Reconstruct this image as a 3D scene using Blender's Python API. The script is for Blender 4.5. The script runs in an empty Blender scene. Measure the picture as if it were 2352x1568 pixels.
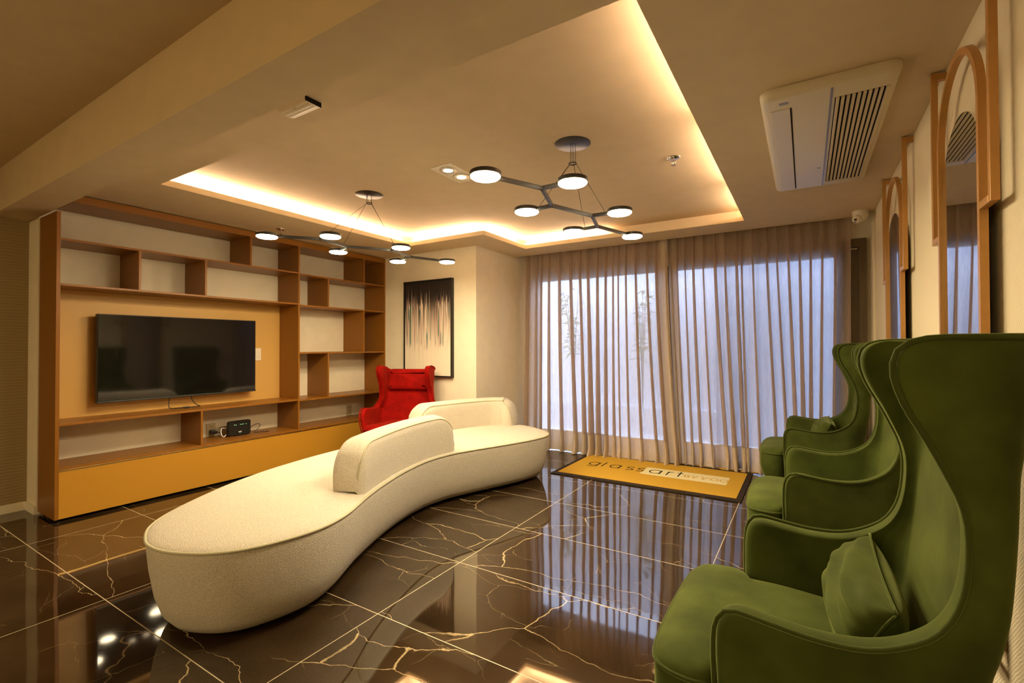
import bpy, bmesh, math, random
from mathutils import Vector, Matrix
from math import sin, cos, pi, sqrt, radians, exp

S = bpy.context.scene
COL = S.collection
random.seed(7)

# ------------------------------------------------------------------ materials
def new_mat(name):
    m = bpy.data.materials.new(name); m.use_nodes = True
    nt = m.node_tree; nt.nodes.clear()
    out = nt.nodes.new('ShaderNodeOutputMaterial')
    return m, nt, out

def nd(nt, typ, **kw):
    n = nt.nodes.new(typ)
    for k, v in kw.items():
        if k.startswith('i_'):
            key = k[2:].replace('_', ' ')
            n.inputs[key].default_value = v
        else:
            setattr(n, k, v)
    return n

def ramp(nt, src, stops):
    r = nt.nodes.new('ShaderNodeValToRGB')
    el = r.color_ramp.elements
    while len(el) > 1: el.remove(el[-1])
    el[0].position = stops[0][0]; el[0].color = stops[0][1]
    for p, c in stops[1:]:
        e = el.new(p); e.color = c
    nt.links.new(src, r.inputs['Fac'])
    return r

def c4(c): return (c[0], c[1], c[2], 1.0)

def mat(name, col, rough=0.5, metal=0.0, spec=0.5, var=0.0, vscale=8.0, bump=0.0, bscale=60.0, stretch=(1, 1, 1),
        sheen=0.0, sheen_tint=(1, 1, 1), coat=0.0):
    m, nt, out = new_mat(name)
    b = nd(nt, 'ShaderNodeBsdfPrincipled')
    b.inputs['Roughness'].default_value = rough
    b.inputs['Metallic'].default_value = metal
    b.inputs['Specular IOR Level'].default_value = spec
    if sheen:
        b.inputs['Sheen Weight'].default_value = sheen
        b.inputs['Sheen Roughness'].default_value = 0.35
        b.inputs['Sheen Tint'].default_value = c4(sheen_tint)
    if coat:
        b.inputs['Coat Weight'].default_value = coat
        b.inputs['Coat Roughness'].default_value = 0.08
    tc = nd(nt, 'ShaderNodeTexCoord')
    mp = nd(nt, 'ShaderNodeMapping'); mp.inputs['Scale'].default_value = stretch
    nt.links.new(tc.outputs['Object'], mp.inputs['Vector'])
    ns = nd(nt, 'ShaderNodeTexNoise'); ns.inputs['Scale'].default_value = vscale; ns.inputs['Detail'].default_value = 4
    nt.links.new(mp.outputs['Vector'], ns.inputs['Vector'])
    lo = tuple(max(0, x * (1 - var)) for x in col); hi = tuple(min(1, x * (1 + var)) for x in col)
    r = ramp(nt, ns.outputs['Fac'], [(0.3, c4(lo)), (0.7, c4(hi))])
    nt.links.new(r.outputs['Color'], b.inputs['Base Color'])
    if bump:
        n2 = nd(nt, 'ShaderNodeTexNoise'); n2.inputs['Scale'].default_value = bscale; n2.inputs['Detail'].default_value = 3
        nt.links.new(mp.outputs['Vector'], n2.inputs['Vector'])
        bp = nd(nt, 'ShaderNodeBump'); bp.inputs['Strength'].default_value = bump; bp.inputs['Distance'].default_value = 0.01
        nt.links.new(n2.outputs['Fac'], bp.inputs['Height'])
        nt.links.new(bp.outputs['Normal'], b.inputs['Normal'])
    nt.links.new(b.outputs['BSDF'], out.inputs['Surface'])
    return m

def emit(name, col, strength):
    m, nt, out = new_mat(name)
    e = nd(nt, 'ShaderNodeEmission'); e.inputs['Color'].default_value = c4(col); e.inputs['Strength'].default_value = strength
    nt.links.new(e.outputs['Emission'], out.inputs['Surface'])
    return m

def wave_wall(name, col, scale, rot, bump, var=0.05):
    """paint or wallpaper with fine woven ridges"""
    m, nt, out = new_mat(name)
    b = nd(nt, 'ShaderNodeBsdfPrincipled'); b.inputs['Roughness'].default_value = 0.75
    b.inputs['Specular IOR Level'].default_value = 0.25
    tc = nd(nt, 'ShaderNodeTexCoord'); mp = nd(nt, 'ShaderNodeMapping'); mp.inputs['Rotation'].default_value = rot
    nt.links.new(tc.outputs['Object'], mp.inputs['Vector'])
    w = nd(nt, 'ShaderNodeTexWave'); w.inputs['Scale'].default_value = scale; w.inputs['Distortion'].default_value = 2.5
    w.inputs['Detail'].default_value = 2; w.bands_direction = 'Z'
    nt.links.new(mp.outputs['Vector'], w.inputs['Vector'])
    lo = tuple(x * (1 - var) for x in col); hi = tuple(min(1, x * (1 + var)) for x in col)
    r = ramp(nt, w.outputs['Fac'], [(0.1, c4(lo)), (0.9, c4(hi))])
    nt.links.new(r.outputs['Color'], b.inputs['Base Color'])
    bp = nd(nt, 'ShaderNodeBump'); bp.inputs['Strength'].default_value = bump; bp.inputs['Distance'].default_value = 0.004
    nt.links.new(w.outputs['Fac'], bp.inputs['Height']); nt.links.new(bp.outputs['Normal'], b.inputs['Normal'])
    nt.links.new(b.outputs['BSDF'], out.inputs['Surface'])
    return m

def floor_mat():
    m, nt, out = new_mat('polished_brown_marble')
    L = nt.links.new
    b = nd(nt, 'ShaderNodeBsdfPrincipled')
    b.inputs['Roughness'].default_value = 0.035; b.inputs['IOR'].default_value = 2.05
    tc = nd(nt, 'ShaderNodeTexCoord'); sx = nd(nt, 'ShaderNodeSeparateXYZ'); L(tc.outputs['Object'], sx.inputs[0])
    def M(op, a, bb=None, clamp=False):
        n = nd(nt, 'ShaderNodeMath', operation=op); n.use_clamp = clamp
        for i, v in enumerate((a, bb)):
            if v is None: continue
            if isinstance(v, (int, float)): n.inputs[i].default_value = v
            else: L(v, n.inputs[i])
        return n.outputs[0]
    tx = M('DIVIDE', M('ADD', sx.outputs['X'], 0.445), 1.205)
    ty = M('DIVIDE', M('SUBTRACT', sx.outputs['Y'], 0.310), 0.5975)
    fx = M('FRACT', tx); fy = M('FRACT', ty)
    ex = M('MULTIPLY', M('MINIMUM', fx, M('SUBTRACT', 1.0, fx)), 1.205)
    ey = M('MULTIPLY', M('MINIMUM', fy, M('SUBTRACT', 1.0, fy)), 0.5975)
    e = M('MINIMUM', ex, ey)
    grout = M('LESS_THAN', e, 0.0021)
    idv = nd(nt, 'ShaderNodeCombineXYZ'); L(M('FLOOR', tx), idv.inputs[0]); L(M('FLOOR', ty), idv.inputs[1])
    wn = nd(nt, 'ShaderNodeTexWhiteNoise', noise_dimensions='3D'); L(idv.outputs[0], wn.inputs['Vector'])
    # veins: each tile cut from another place of the slab
    off = nd(nt, 'ShaderNodeVectorMath', operation='MULTIPLY_ADD')
    L(wn.outputs['Color'], off.inputs[0]); off.inputs[1].default_value = (9, 9, 9); L(tc.outputs['Object'], off.inputs[2])
    dist = nd(nt, 'ShaderNodeTexNoise'); dist.inputs['Scale'].default_value = 2.2; dist.inputs['Detail'].default_value = 6
    dist.inputs['Roughness'].default_value = 0.5
    L(off.outputs[0], dist.inputs['Vector'])
    dv = nd(nt, 'ShaderNodeVectorMath', operation='MULTIPLY_ADD')
    L(dist.outputs['Color'], dv.inputs[0]); dv.inputs[1].default_value = (0.34, 0.34, 0.1); L(off.outputs[0], dv.inputs[2])
    def veins(scale, w, sq):
        mp = nd(nt, 'ShaderNodeMapping'); mp.inputs['Scale'].default_value = sq; mp.inputs['Rotation'].default_value = (0, 0, 0.6)
        L(dv.outputs[0], mp.inputs['Vector'])
        v = nd(nt, 'ShaderNodeTexVoronoi', feature='DISTANCE_TO_EDGE'); v.inputs['Scale'].default_value = scale
        L(mp.outputs['Vector'], v.inputs['Vector'])
        return ramp(nt, v.outputs['Distance'], [(0.0, (1, 1, 1, 1)), (w * 0.4, (0.9, 0.9, 0.9, 1)), (w, (0, 0, 0, 1))]).outputs['Color']
    vA = veins(1.6, 0.0037, (0.50, 1.25, 0.4)); vB = veins(4.2, 0.0042, (0.6, 1.2, 0.6))
    bn = nd(nt, 'ShaderNodeTexNoise'); bn.inputs['Scale'].default_value = 1.7; bn.inputs['Detail'].default_value = 3
    L(off.outputs[0], bn.inputs['Vector'])
    brk = ramp(nt, bn.outputs['Fac'], [(0.36, (0, 0, 0, 1)), (0.50, (1, 1, 1, 1))]).outputs['Color']
    bn2 = nd(nt, 'ShaderNodeTexNoise'); bn2.inputs['Scale'].default_value = 2.3; bn2.inputs['Detail'].default_value = 4
    L(dv.outputs[0], bn2.inputs['Vector'])
    brk2 = ramp(nt, bn2.outputs['Fac'], [(0.48, (0, 0, 0, 1)), (0.60, (0.55, 0.55, 0.55, 1))]).outputs['Color']
    vm = M('MAXIMUM', M('MULTIPLY', vA, brk), M('MULTIPLY', vB, brk2), True)
    n3 = nd(nt, 'ShaderNodeTexNoise'); n3.inputs['Scale'].default_value = 5; n3.inputs['Detail'].default_value = 8
    L(off.outputs[0], n3.inputs['Vector'])
    basec = ramp(nt, n3.outputs['Fac'], [(0.3, (0.020, 0.011, 0.005, 1)), (0.7, (0.045, 0.026, 0.012, 1))]).outputs['Color']
    mx = nd(nt, 'ShaderNodeMix', data_type='RGBA'); L(vm, mx.inputs[0]); L(basec, mx.inputs[6]); mx.inputs[7].default_value = (0.58, 0.44, 0.24, 1)
    mg = nd(nt, 'ShaderNodeMix', data_type='RGBA'); L(grout, mg.inputs[0]); L(mx.outputs[2], mg.inputs[6]); mg.inputs[7].default_value = (0.55, 0.45, 0.28, 1)
    L(mg.outputs[2], b.inputs['Base Color'])
    # slight lippage: every tile lies at its own tiny tilt
    geo = nd(nt, 'ShaderNodeNewGeometry')
    t1 = nd(nt, 'ShaderNodeVectorMath', operation='SUBTRACT'); L(wn.outputs['Color'], t1.inputs[0]); t1.inputs[1].default_value = (0.5, 0.5, 0.5)
    t2 = nd(nt, 'ShaderNodeVectorMath', operation='MULTIPLY_ADD'); L(t1.outputs[0], t2.inputs[0]); t2.inputs[1].default_value = (0.007, 0.007, 0)
    wv = nd(nt, 'ShaderNodeTexNoise'); wv.inputs['Scale'].default_value = 2.2; wv.inputs['Detail'].default_value = 1
    L(tc.outputs['Object'], wv.inputs['Vector'])
    bp = nd(nt, 'ShaderNodeBump'); bp.inputs['Strength'].default_value = 0.10; bp.inputs['Distance'].default_value = 0.012
    L(wv.outputs['Fac'], bp.inputs['Height']); L(bp.outputs['Normal'], t2.inputs[2])
    t3 = nd(nt, 'ShaderNodeVectorMath', operation='NORMALIZE'); L(t2.outputs[0], t3.inputs[0]); L(t3.outputs[0], b.inputs['Normal'])
    rg = nd(nt, 'ShaderNodeMix', data_type='FLOAT'); L(grout, rg.inputs[0]); rg.inputs[2].default_value = 0.035; rg.inputs[3].default_value = 0.5
    L(rg.outputs[0], b.inputs['Roughness'])
    L(b.outputs['BSDF'], out.inputs['Surface'])
    return m

def curtain_mat(name, col, clear, trans):
    m, nt, out = new_mat(name)
    L = nt.links.new
    tc = nd(nt, 'ShaderNodeTexCoord')
    mp = nd(nt, 'ShaderNodeMapping'); mp.inputs['Scale'].default_value = (1, 1, 0.06)
    L(tc.outputs['Object'], mp.inputs['Vector'])
    n = nd(nt, 'ShaderNodeTexNoise'); n.inputs['Scale'].default_value = 180; n.inputs['Detail'].default_value = 2
    L(mp.outputs['Vector'], n.inputs['Vector'])
    r = ramp(nt, n.outputs['Fac'], [(0.3, c4([x * 0.9 for x in col])), (0.7, c4([min(1, x * 1.08) for x in col]))])
    d = nd(nt, 'ShaderNodeBsdfDiffuse'); L(r.outputs['Color'], d.inputs['Color'])
    t = nd(nt, 'ShaderNodeBsdfTranslucent'); L(r.outputs['Color'], t.inputs['Color'])
    m1 = nd(nt, 'ShaderNodeMixShader'); m1.inputs[0].default_value = trans
    L(d.outputs[0], m1.inputs[1]); L(t.outputs[0], m1.inputs[2])
    tr = nd(nt, 'ShaderNodeBsdfTransparent')
    m2 = nd(nt, 'ShaderNodeMixShader'); m2.inputs[0].default_value = clear
    L(m1.outputs[0], m2.inputs[1]); L(tr.outputs[0], m2.inputs[2])
    L(m2.outputs[0], out.inputs['Surface'])
    return m

def glass_mat():
    m, nt, out = new_mat('clear_glass')
    L = nt.links.new
    tr = nd(nt, 'ShaderNodeBsdfTransparent'); tr.inputs['Color'].default_value = (0.93, 0.96, 0.96, 1)
    g = nd(nt, 'ShaderNodeBsdfGlossy'); g.inputs['Roughness'].default_value = 0.01
    f = nd(nt, 'ShaderNodeFresnel'); f.inputs['IOR'].default_value = 1.45
    mx = nd(nt, 'ShaderNodeMixShader'); L(f.outputs[0], mx.inputs[0]); L(tr.outputs[0], mx.inputs[1]); L(g.outputs[0], mx.inputs[2])
    L(mx.outputs[0], out.inputs['Surface'])
    return m

def painting_mat():
    """dripping paint: black at the top running down in streaks into cream"""
    m, nt, out = new_mat('drip_painting')
    L = nt.links.new
    b = nd(nt, 'ShaderNodeBsdfPrincipled'); b.inputs['Roughness'].default_value = 0.45
    tc = nd(nt, 'ShaderNodeTexCoord'); sx = nd(nt, 'ShaderNodeSeparateXYZ'); L(tc.outputs['Object'], sx.inputs[0])
    def M(op, a, bb=None, clamp=False):
        n = nd(nt, 'ShaderNodeMath', operation=op); n.use_clamp = clamp
        for i, v in enumerate((a, bb)):
            if v is None: continue
            if isinstance(v, (int, float)): n.inputs[i].default_value = v
            else: L(v, n.inputs[i])
        return n.outputs[0]
    def streak(scale, seed, sz):
        c = nd(nt, 'ShaderNodeCombineXYZ'); L(M('ADD', M('MULTIPLY', sx.outputs['X'], scale), seed), c.inputs[0])
        L(M('MULTIPLY', sx.outputs['Z'], sz), c.inputs[2])
        n = nd(nt, 'ShaderNodeTexNoise'); n.inputs['Scale'].default_value = 1.0; n.inputs['Detail'].default_value = 2
        L(c.outputs[0], n.inputs['Vector']); return n.outputs['Fac']
    z = sx.outputs['Z']            # 0 at the bottom edge, 1.05 at the top edge
    a = streak(70, 3, 0.3); bq = streak(38, 17, 0.8); cq = streak(62, 41, 0.8); dq = streak(46, 77, 0.9)
    lvl = M('ADD', z, M('MULTIPLY', M('SUBTRACT', a, 0.5), 1.15))
    base = ramp(nt, lvl, [(0.0, (0.86, 0.78, 0.62, 1)), (0.34, (0.82, 0.72, 0.58, 1)), (0.50, (0.62, 0.50, 0.40, 1)),
                          (0.66, (0.40, 0.30, 0.24, 1)), (0.80, (0.03, 0.02, 0.02, 1)), (1.0, (0.012, 0.009, 0.008, 1))])
    def lay(prev, mask, col, seed=0.0):
        e1 = M('ADD', z, M('MULTIPLY', M('SUBTRACT', streak(40, 100 + seed, 0.0), 0.5), 0.8))
        band = ramp(nt, e1, [(0.33, (0, 0, 0, 1)), (0.36, (1, 1, 1, 1)), (0.80, (1, 1, 1, 1)), (0.83, (0, 0, 0, 1))]).outputs['Color']
        mx = nd(nt, 'ShaderNodeMix', data_type='RGBA'); L(M('MULTIPLY', mask, band, True), mx.inputs[0]); L(prev, mx.inputs[6])
        mx.inputs[7].default_value = c4(col); return mx.outputs[2]
    k1 = ramp(nt, bq, [(0.56, (0, 0, 0, 1)), (0.58, (1, 1, 1, 1))]).outputs['Color']
    k2 = ramp(nt, cq, [(0.58, (0, 0, 0, 1)), (0.60, (1, 1, 1, 1))]).outputs['Color']
    k3 = ramp(nt, dq, [(0.58, (0, 0, 0, 1)), (0.60, (1, 1, 1, 1))]).outputs['Color']
    c = lay(base.outputs['Color'], k1, (0.50, 0.32, 0.27), 3); c = lay(c, k2, (0.80, 0.68, 0.56), 9); c = lay(c, k3, (0.10, 0.20, 0.16), 21)
    L(c, b.inputs['Base Color']); L(b.outputs['BSDF'], out.inputs['Surface'])
    return m

WARM = (1.0, 0.78, 0.42)
M = {}
M['ceil'] = mat('ceiling_paint', (0.68, 0.54, 0.35), 0.85, spec=0.15, var=0.03, bump=0.02)
M['wall'] = mat('cream_wall_paint', (0.86, 0.77, 0.60), 0.8, spec=0.2, var=0.03, bump=0.05, bscale=150)
M['wallpaper'] = wave_wall('ridged_wallpaper', (0.80, 0.70, 0.50), 34, (0.75, 0, 0), 0.28)
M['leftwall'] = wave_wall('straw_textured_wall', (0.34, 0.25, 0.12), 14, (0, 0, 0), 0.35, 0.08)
M['floor'] = floor_mat()
M['mdf'] = mat('bronze_laminate', (0.27, 0.105, 0.012), 0.34, spec=0.3, var=0.05, vscale=300)
M['mdf_panel'] = mat('ochre_laminate', (0.62, 0.36, 0.10), 0.42, spec=0.35, var=0.04, vscale=300)
M['mdf_base'] = mat('ochre_base_laminate', (0.52, 0.25, 0.024), 0.40, spec=0.35, var=0.05, vscale=300)
M['gold'] = mat('brushed_gold_metal', (0.80, 0.52, 0.18), 0.3, metal=1.0)
M['copper'] = mat('copper_lacquer', (0.52, 0.27, 0.080), 0.36, metal=0.3, spec=0.5, var=0.04, vscale=40)
M['black'] = mat('black_metal', (0.018, 0.015, 0.013), 0.4, spec=0.4)
M['blackplastic'] = mat('black_plastic', (0.012, 0.011, 0.010), 0.35)
M['screen'] = mat('dark_glass_screen', (0.006, 0.005, 0.005), 0.06, spec=0.6)
M['dark'] = mat('dark_recess', (0.012, 0.008, 0.005), 0.8, spec=0.1)
M['sofa'] = mat('cream_woven_upholstery', (0.68, 0.61, 0.50), 0.9, spec=0.12, var=0.22, vscale=260, bump=0.7, bscale=260, sheen=0.1)
M['sofapipe'] = mat('cream_piping', (0.52, 0.48, 0.33), 0.85, spec=0.15)
M['green'] = mat('green_velvet', (0.062, 0.080, 0.014), 0.8, spec=0.12, var=0.38, vscale=6, bump=0.05, bscale=30, sheen=0.38, sheen_tint=(0.72, 0.78, 0.28))
M['greenpipe'] = mat('green_velvet_piping', (0.055, 0.070, 0.013), 0.8, spec=0.15, sheen=0.7, sheen_tint=(0.62, 0.72, 0.25))
M['red'] = mat('red_velvet', (0.28, 0.0035, 0.0015), 0.8, spec=0.10, var=0.2, vscale=12, sheen=0.2, sheen_tint=(1, 0.25, 0.1))
M['redwood'] = mat('red_stained_wood', (0.33, 0.045, 0.015), 0.35, var=0.2, vscale=15, stretch=(1, 1, 0.1))
M['white'] = mat('white_plastic', (0.72, 0.63, 0.47), 0.30, spec=0.22)
M['offwhite'] = mat('offwhite_plastic', (0.78, 0.70, 0.55), 0.4)
M['plate'] = mat('beige_socket_plate', (0.55, 0.46, 0.28), 0.4)
M['grey'] = mat('grey_strip', (0.25, 0.22, 0.2), 0.35, metal=0.5)
M['chrome'] = mat('chrome', (0.75, 0.72, 0.7), 0.12, metal=1.0)
M['mirror'] = mat('mirror_glass', (0.80, 0.80, 0.80), 0.01, metal=1.0)
M['matpile'] = mat('yellow_coir_pile', (0.66, 0.39, 0.05), 0.95, spec=0.05, var=0.25, vscale=220, bump=0.6, bscale=260)
M['matcream'] = mat('cream_mat_pile', (0.86, 0.76, 0.45), 0.95, spec=0.05, var=0.15, vscale=220, bump=0.5, bscale=260)
M['rubber'] = mat('dark_brown_rubber', (0.030, 0.018, 0.008), 0.7, spec=0.25, bump=0.3, bscale=200)
M['ink'] = mat('dark_green_ink', (0.022, 0.026, 0.012), 0.9, spec=0.05)
M['ochreink'] = mat('ochre_ink', (0.62, 0.33, 0.05), 0.9, spec=0.05)
M['curtain'] = curtain_mat('sheer_beige_linen', (0.66, 0.53, 0.43), 0.16, 0.60)
M['hem'] = curtain_mat('double_linen_hem', (0.62, 0.50, 0.38), 0.01, 0.16)
M['glass'] = glass_mat()
M['alu'] = mat('dark_bronze_aluminium', (0.06, 0.045, 0.03), 0.4, metal=0.6)
M['doorwood'] = mat('dark_brown_door', (0.11, 0.07, 0.03), 0.45, var=0.15, vscale=12, stretch=(3, 3, 0.3))
M['outwall'] = mat('pale_render', (0.80, 0.82, 0.86), 0.9, spec=0.1, var=0.04, vscale=5)
M['outgrey'] = mat('grey_blue_render', (0.34, 0.39, 0.47), 0.9, spec=0.1, var=0.10, vscale=9)
M['outfloor'] = mat('pale_outdoor_tile', (0.75, 0.75, 0.75), 0.7, var=0.05)
M['leaf'] = mat('leaf_green', (0.10, 0.24, 0.05), 0.5, var=0.3, vscale=20)
M['stem'] = mat('plant_stem', (0.14, 0.12, 0.05), 0.7)
M['canvas'] = painting_mat()
M['lampglow'] = emit('lamp_diffuser_glow', (1.0, 0.82, 0.51), 125.0)
M['ledglow'] = emit('led_strip_glow', (1.0, 0.76, 0.55), 45.0)
M['downglow'] = emit('downlight_glow', (1.0, 0.75, 0.45), 40.0)
M['ledgreen'] = emit('green_indicator', (0.3, 1.0, 0.3), 3.0)
M['whiteink'] = mat('white_print', (0.85, 0.85, 0.85), 0.5)

# ------------------------------------------------------------------ mesh helpers
def link(name, me, m=None, parent=None, smooth=False, kind=None):
    o = bpy.data.objects.new(name, me); COL.objects.link(o)
    if m is not None:
        for x in (m if isinstance(m, (list, tuple)) else [m]): me.materials.append(x)
    if smooth:
        for p in me.polygons: p.use_smooth = True
    if parent is not None: o.parent = parent
    if kind: o['kind'] = kind
    return o

def from_bm(name, bm, m, parent=None, smooth=False, kind=None, recalc=True):
    if recalc: bmesh.ops.recalc_face_normals(bm, faces=bm.faces[:])
    me = bpy.data.meshes.new(name); bm.to_mesh(me); bm.free()
    return link(name, me, m, parent, smooth, kind)

def add_box(bm, x0, x1, y0, y1, z0, z1, bev=0.0):
    vs = [bm.verts.new(p) for p in ((x0, y0, z0), (x1, y0, z0), (x1, y1, z0), (x0, y1, z0), (x0, y0, z1), (x1, y0, z1), (x1, y1, z1), (x0, y1, z1))]
    fs = [bm.faces.new([vs[i] for i in f]) for f in ((3, 2, 1, 0), (4, 5, 6, 7), (0, 1, 5, 4), (1, 2, 6, 5), (2, 3, 7, 6), (3, 0, 4, 7))]
    if bev:
        es = list({e for f in fs for e in f.edges})
        bmesh.ops.bevel(bm, geom=es, offset=bev, segments=2, profile=0.5, affect='EDGES')

def box(name, b, m, parent=None, bev=0.0, kind=None):
    bm = bmesh.new(); add_box(bm, *b, bev)
    return from_bm(name, bm, m, parent, kind=kind)

def boxes(name, bs, m, parent=None, bev=0.0, kind=None):
    bm = bmesh.new()
    for b in bs: add_box(bm, *b, bev)
    return from_bm(name, bm, m, parent, kind=kind)

def thing(name, label, cat, loc=(0, 0, 0), rz=0.0, group=None):
    o = bpy.data.objects.new(name, None); COL.objects.link(o)
    o.location = loc; o.rotation_euler = (0, 0, rz); o.empty_display_size = 0.1
    o['label'] = label; o['category'] = cat
    if group: o['group'] = group
    return o

def tag(o, label, cat, group=None):
    o['label'] = label; o['category'] = cat
    if group: o['group'] = group
    return o

def add_tube(bm, pts, r, n=8, closed=False, caps=True):
    pts = [Vector(p) for p in pts]
    N = len(pts); rings = []
    up = None
    for i, p in enumerate(pts):
        if closed: t = pts[(i + 1) % N] - pts[i - 1]
        else: t = pts[min(i + 1, N - 1)] - pts[max(i - 1, 0)]
        t.normalize()
        if up is None:
            up = Vector((0, 0, 1)) if abs(t.z) < 0.9 else Vector((1, 0, 0))
        up = (up - t * up.dot(t))
        if up.length < 1e-5: up = t.orthogonal()
        up.normalize()
        s = t.cross(up)
        rr = r[i] if isinstance(r, (list, tuple)) else r
        rings.append([bm.verts.new(p + (up * cos(2 * pi * k / n) + s * sin(2 * pi * k / n)) * rr) for k in range(n)])
    rng = range(N) if closed else range(N - 1)
    for i in rng:
        a, b2 = rings[i], rings[(i + 1) % N]
        for k in range(n):
            bm.faces.new((a[k], a[(k + 1) % n], b2[(k + 1) % n], b2[k]))
    if caps and not closed:
        bm.faces.new(list(reversed(rings[0]))); bm.faces.new(rings[-1])

def tube(name, pts, r, m, parent=None, n=8, closed=False):
    bm = bmesh.new(); add_tube(bm, pts, r, n, closed)
    return from_bm(name, bm, m, parent, smooth=True)

def add_lathe(bm, prof, c=(0, 0, 0), n=32):
    """prof: list of (radius, z) from bottom to top; closed at ends with r == 0 or n-gon"""
    rings = []
    for r, z in prof:
        if r < 1e-6: rings.append([bm.verts.new((c[0], c[1], c[2] + z))])
        else: rings.append([bm.verts.new((c[0] + r * cos(2 * pi * k / n), c[1] + r * sin(2 * pi * k / n), c[2] + z)) for k in range(n)])
    for a, b2 in zip(rings, rings[1:]):
        for k in range(n):
            q = (k + 1) % n
            if len(a) == 1 and len(b2) == 1: continue
            if len(a) == 1: bm.faces.new((a[0], b2[q], b2[k]))
            elif len(b2) == 1: bm.faces.new((a[k], a[q], b2[0]))
            else: bm.faces.new((a[k], a[q], b2[q], b2[k]))
    if len(rings[0]) > 1: bm.faces.new(list(reversed(rings[0])))
    if len(rings[-1]) > 1: bm.faces.new(rings[-1])

def lathe(name, prof, m, parent=None, c=(0, 0, 0), n=32, smooth=True):
    bm = bmesh.new(); add_lathe(bm, prof, c, n)
    o = from_bm(name, bm, m, parent, smooth=smooth)
    if smooth: sharp(o)
    return o

def sharp(o, ang=40):
    me = o.data
    bm = bmesh.new(); bm.from_mesh(me)
    for e in bm.edges:
        if len(e.link_faces) == 2 and e.calc_face_angle(0) > radians(ang): e.smooth = False
    bm.to_mesh(me); bm.free()

def catmull(pts, per=6, closed=True):
    out = []; n = len(pts)
    rng = range(n) if closed else range(n - 1)
    for i in rng:
        if closed: p0, p1, p2, p3 = pts[i - 1], pts[i], pts[(i + 1) % n], pts[(i + 2) % n]
        else: p0, p1, p2, p3 = pts[max(i - 1, 0)], pts[i], pts[i + 1], pts[min(i + 2, n - 1)]
        for k in range(per):
            t = k / per
            out.append(tuple(0.5 * (2 * b + (c - a) * t + (2 * a - 5 * b + 4 * c - d) * t * t + (3 * b - a - 3 * c + d) * t ** 3)
                             for a, b, c, d in zip(p0, p1, p2, p3)))
    if not closed: out.append(tuple(pts[-1]))
    return out

def resample(pts, n, closed=False):
    P = [Vector(p) for p in pts]
    if closed: P.append(P[0].copy())
    d = [0]
    for a, b in zip(P, P[1:]): d.append(d[-1] + (b - a).length)
    out = []; j = 0
    for i in range(n):
        s = d[-1] * i / (n if closed else (n - 1))
        while j < len(d) - 2 and d[j + 1] < s: j += 1
        f = (s - d[j]) / max(1e-9, d[j + 1] - d[j])
        out.append(P[j].lerp(P[j + 1], min(1, f)))
    return out

def normals2d(pts):
    n = len(pts); out = []
    A = sum(pts[i][0] * pts[(i + 1) % n][1] - pts[(i + 1) % n][0] * pts[i][1] for i in range(n))
    s = 1 if A > 0 else -1
    for i in range(n):
        a = Vector(pts[i - 1][:2]); b = Vector(pts[(i + 1) % n][:2]); t = (b - a).normalized()
        out.append(Vector((t.y, -t.x)) * s)      # outward
    return out

def add_profile_solid(bm, outline, prof, shrink=None):
    """outline: closed 2D points; prof: (inset, z) bottom to top, flat caps; shrink: mean radius, to draw rings in about the middle instead of along the normals"""
    N = normals2d(outline); rings = []
    cx = sum(p[0] for p in outline) / len(outline); cy = sum(p[1] for p in outline) / len(outline)
    for ins, z in prof:
        if shrink:
            f = 1 - ins / shrink
            rings.append([bm.verts.new((cx + (p[0] - cx) * f, cy + (p[1] - cy) * f, z)) for p in outline]); continue
        rings.append([bm.verts.new((p[0] - nn.x * ins, p[1] - nn.y * ins, z)) for p, nn in zip(outline, N)])
    n = len(outline)
    for a, b in zip(rings, rings[1:]):
        for k in range(n): bm.faces.new((a[k], a[(k + 1) % n], b[(k + 1) % n], b[k]))
    bm.faces.new(list(reversed(rings[0]))); bm.faces.new(rings[-1])

def round_rect(x0, x1, y0, y1, r, n=6):
    pts = []
    for cx, cy, a0 in ((x1 - r, y1 - r, 0), (x0 + r, y1 - r, pi / 2), (x0 + r, y0 + r, pi), (x1 - r, y0 + r, 1.5 * pi)):
        for k in range(n + 1):
            a = a0 + pi / 2 * k / n; pts.append((cx + r * cos(a), cy + r * sin(a)))
    return pts

def add_ribbon(bm, pts, w, z, h=0.001, closed=False):
    """a flat stroke of width w along 2D points, h thick, lying at height z"""
    P = [Vector(p) for p in pts]; n = len(P); rows = []
    for i in range(n):
        if closed: t = P[(i + 1) % n] - P[i - 1]
        else: t = P[min(i + 1, n - 1)] - P[max(i - 1, 0)]
        t.normalize(); q = Vector((-t.y, t.x)) * w / 2
        a, b = P[i] + q, P[i] - q
        rows.append([bm.verts.new((a.x, a.y, z)), bm.verts.new((b.x, b.y, z)), bm.verts.new((b.x, b.y, z + h)), bm.verts.new((a.x, a.y, z + h))])
    for i in (range(n) if closed else range(n - 1)):
        a, b = rows[i], rows[(i + 1) % n]
        for k in range(4): bm.faces.new((a[k], a[(k + 1) % 4], b[(k + 1) % 4], b[k]))
    if not closed: bm.faces.new(rows[0]); bm.faces.new(list(reversed(rows[-1])))

# ------------------------------------------------------------------ room shell
XL, XB, XR = -4.735, -4.96, 0.484      # wall behind the shelving, left wall, right wall
ZS, ZT, ZB = 2.294, 2.420, 2.151       # soffit, raised tray, underside of the beam
fl = box('floor', (-5.1, 0.7, -3.1, 5.16, -0.1, 0.0), M['floor'], kind='structure')

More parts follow.
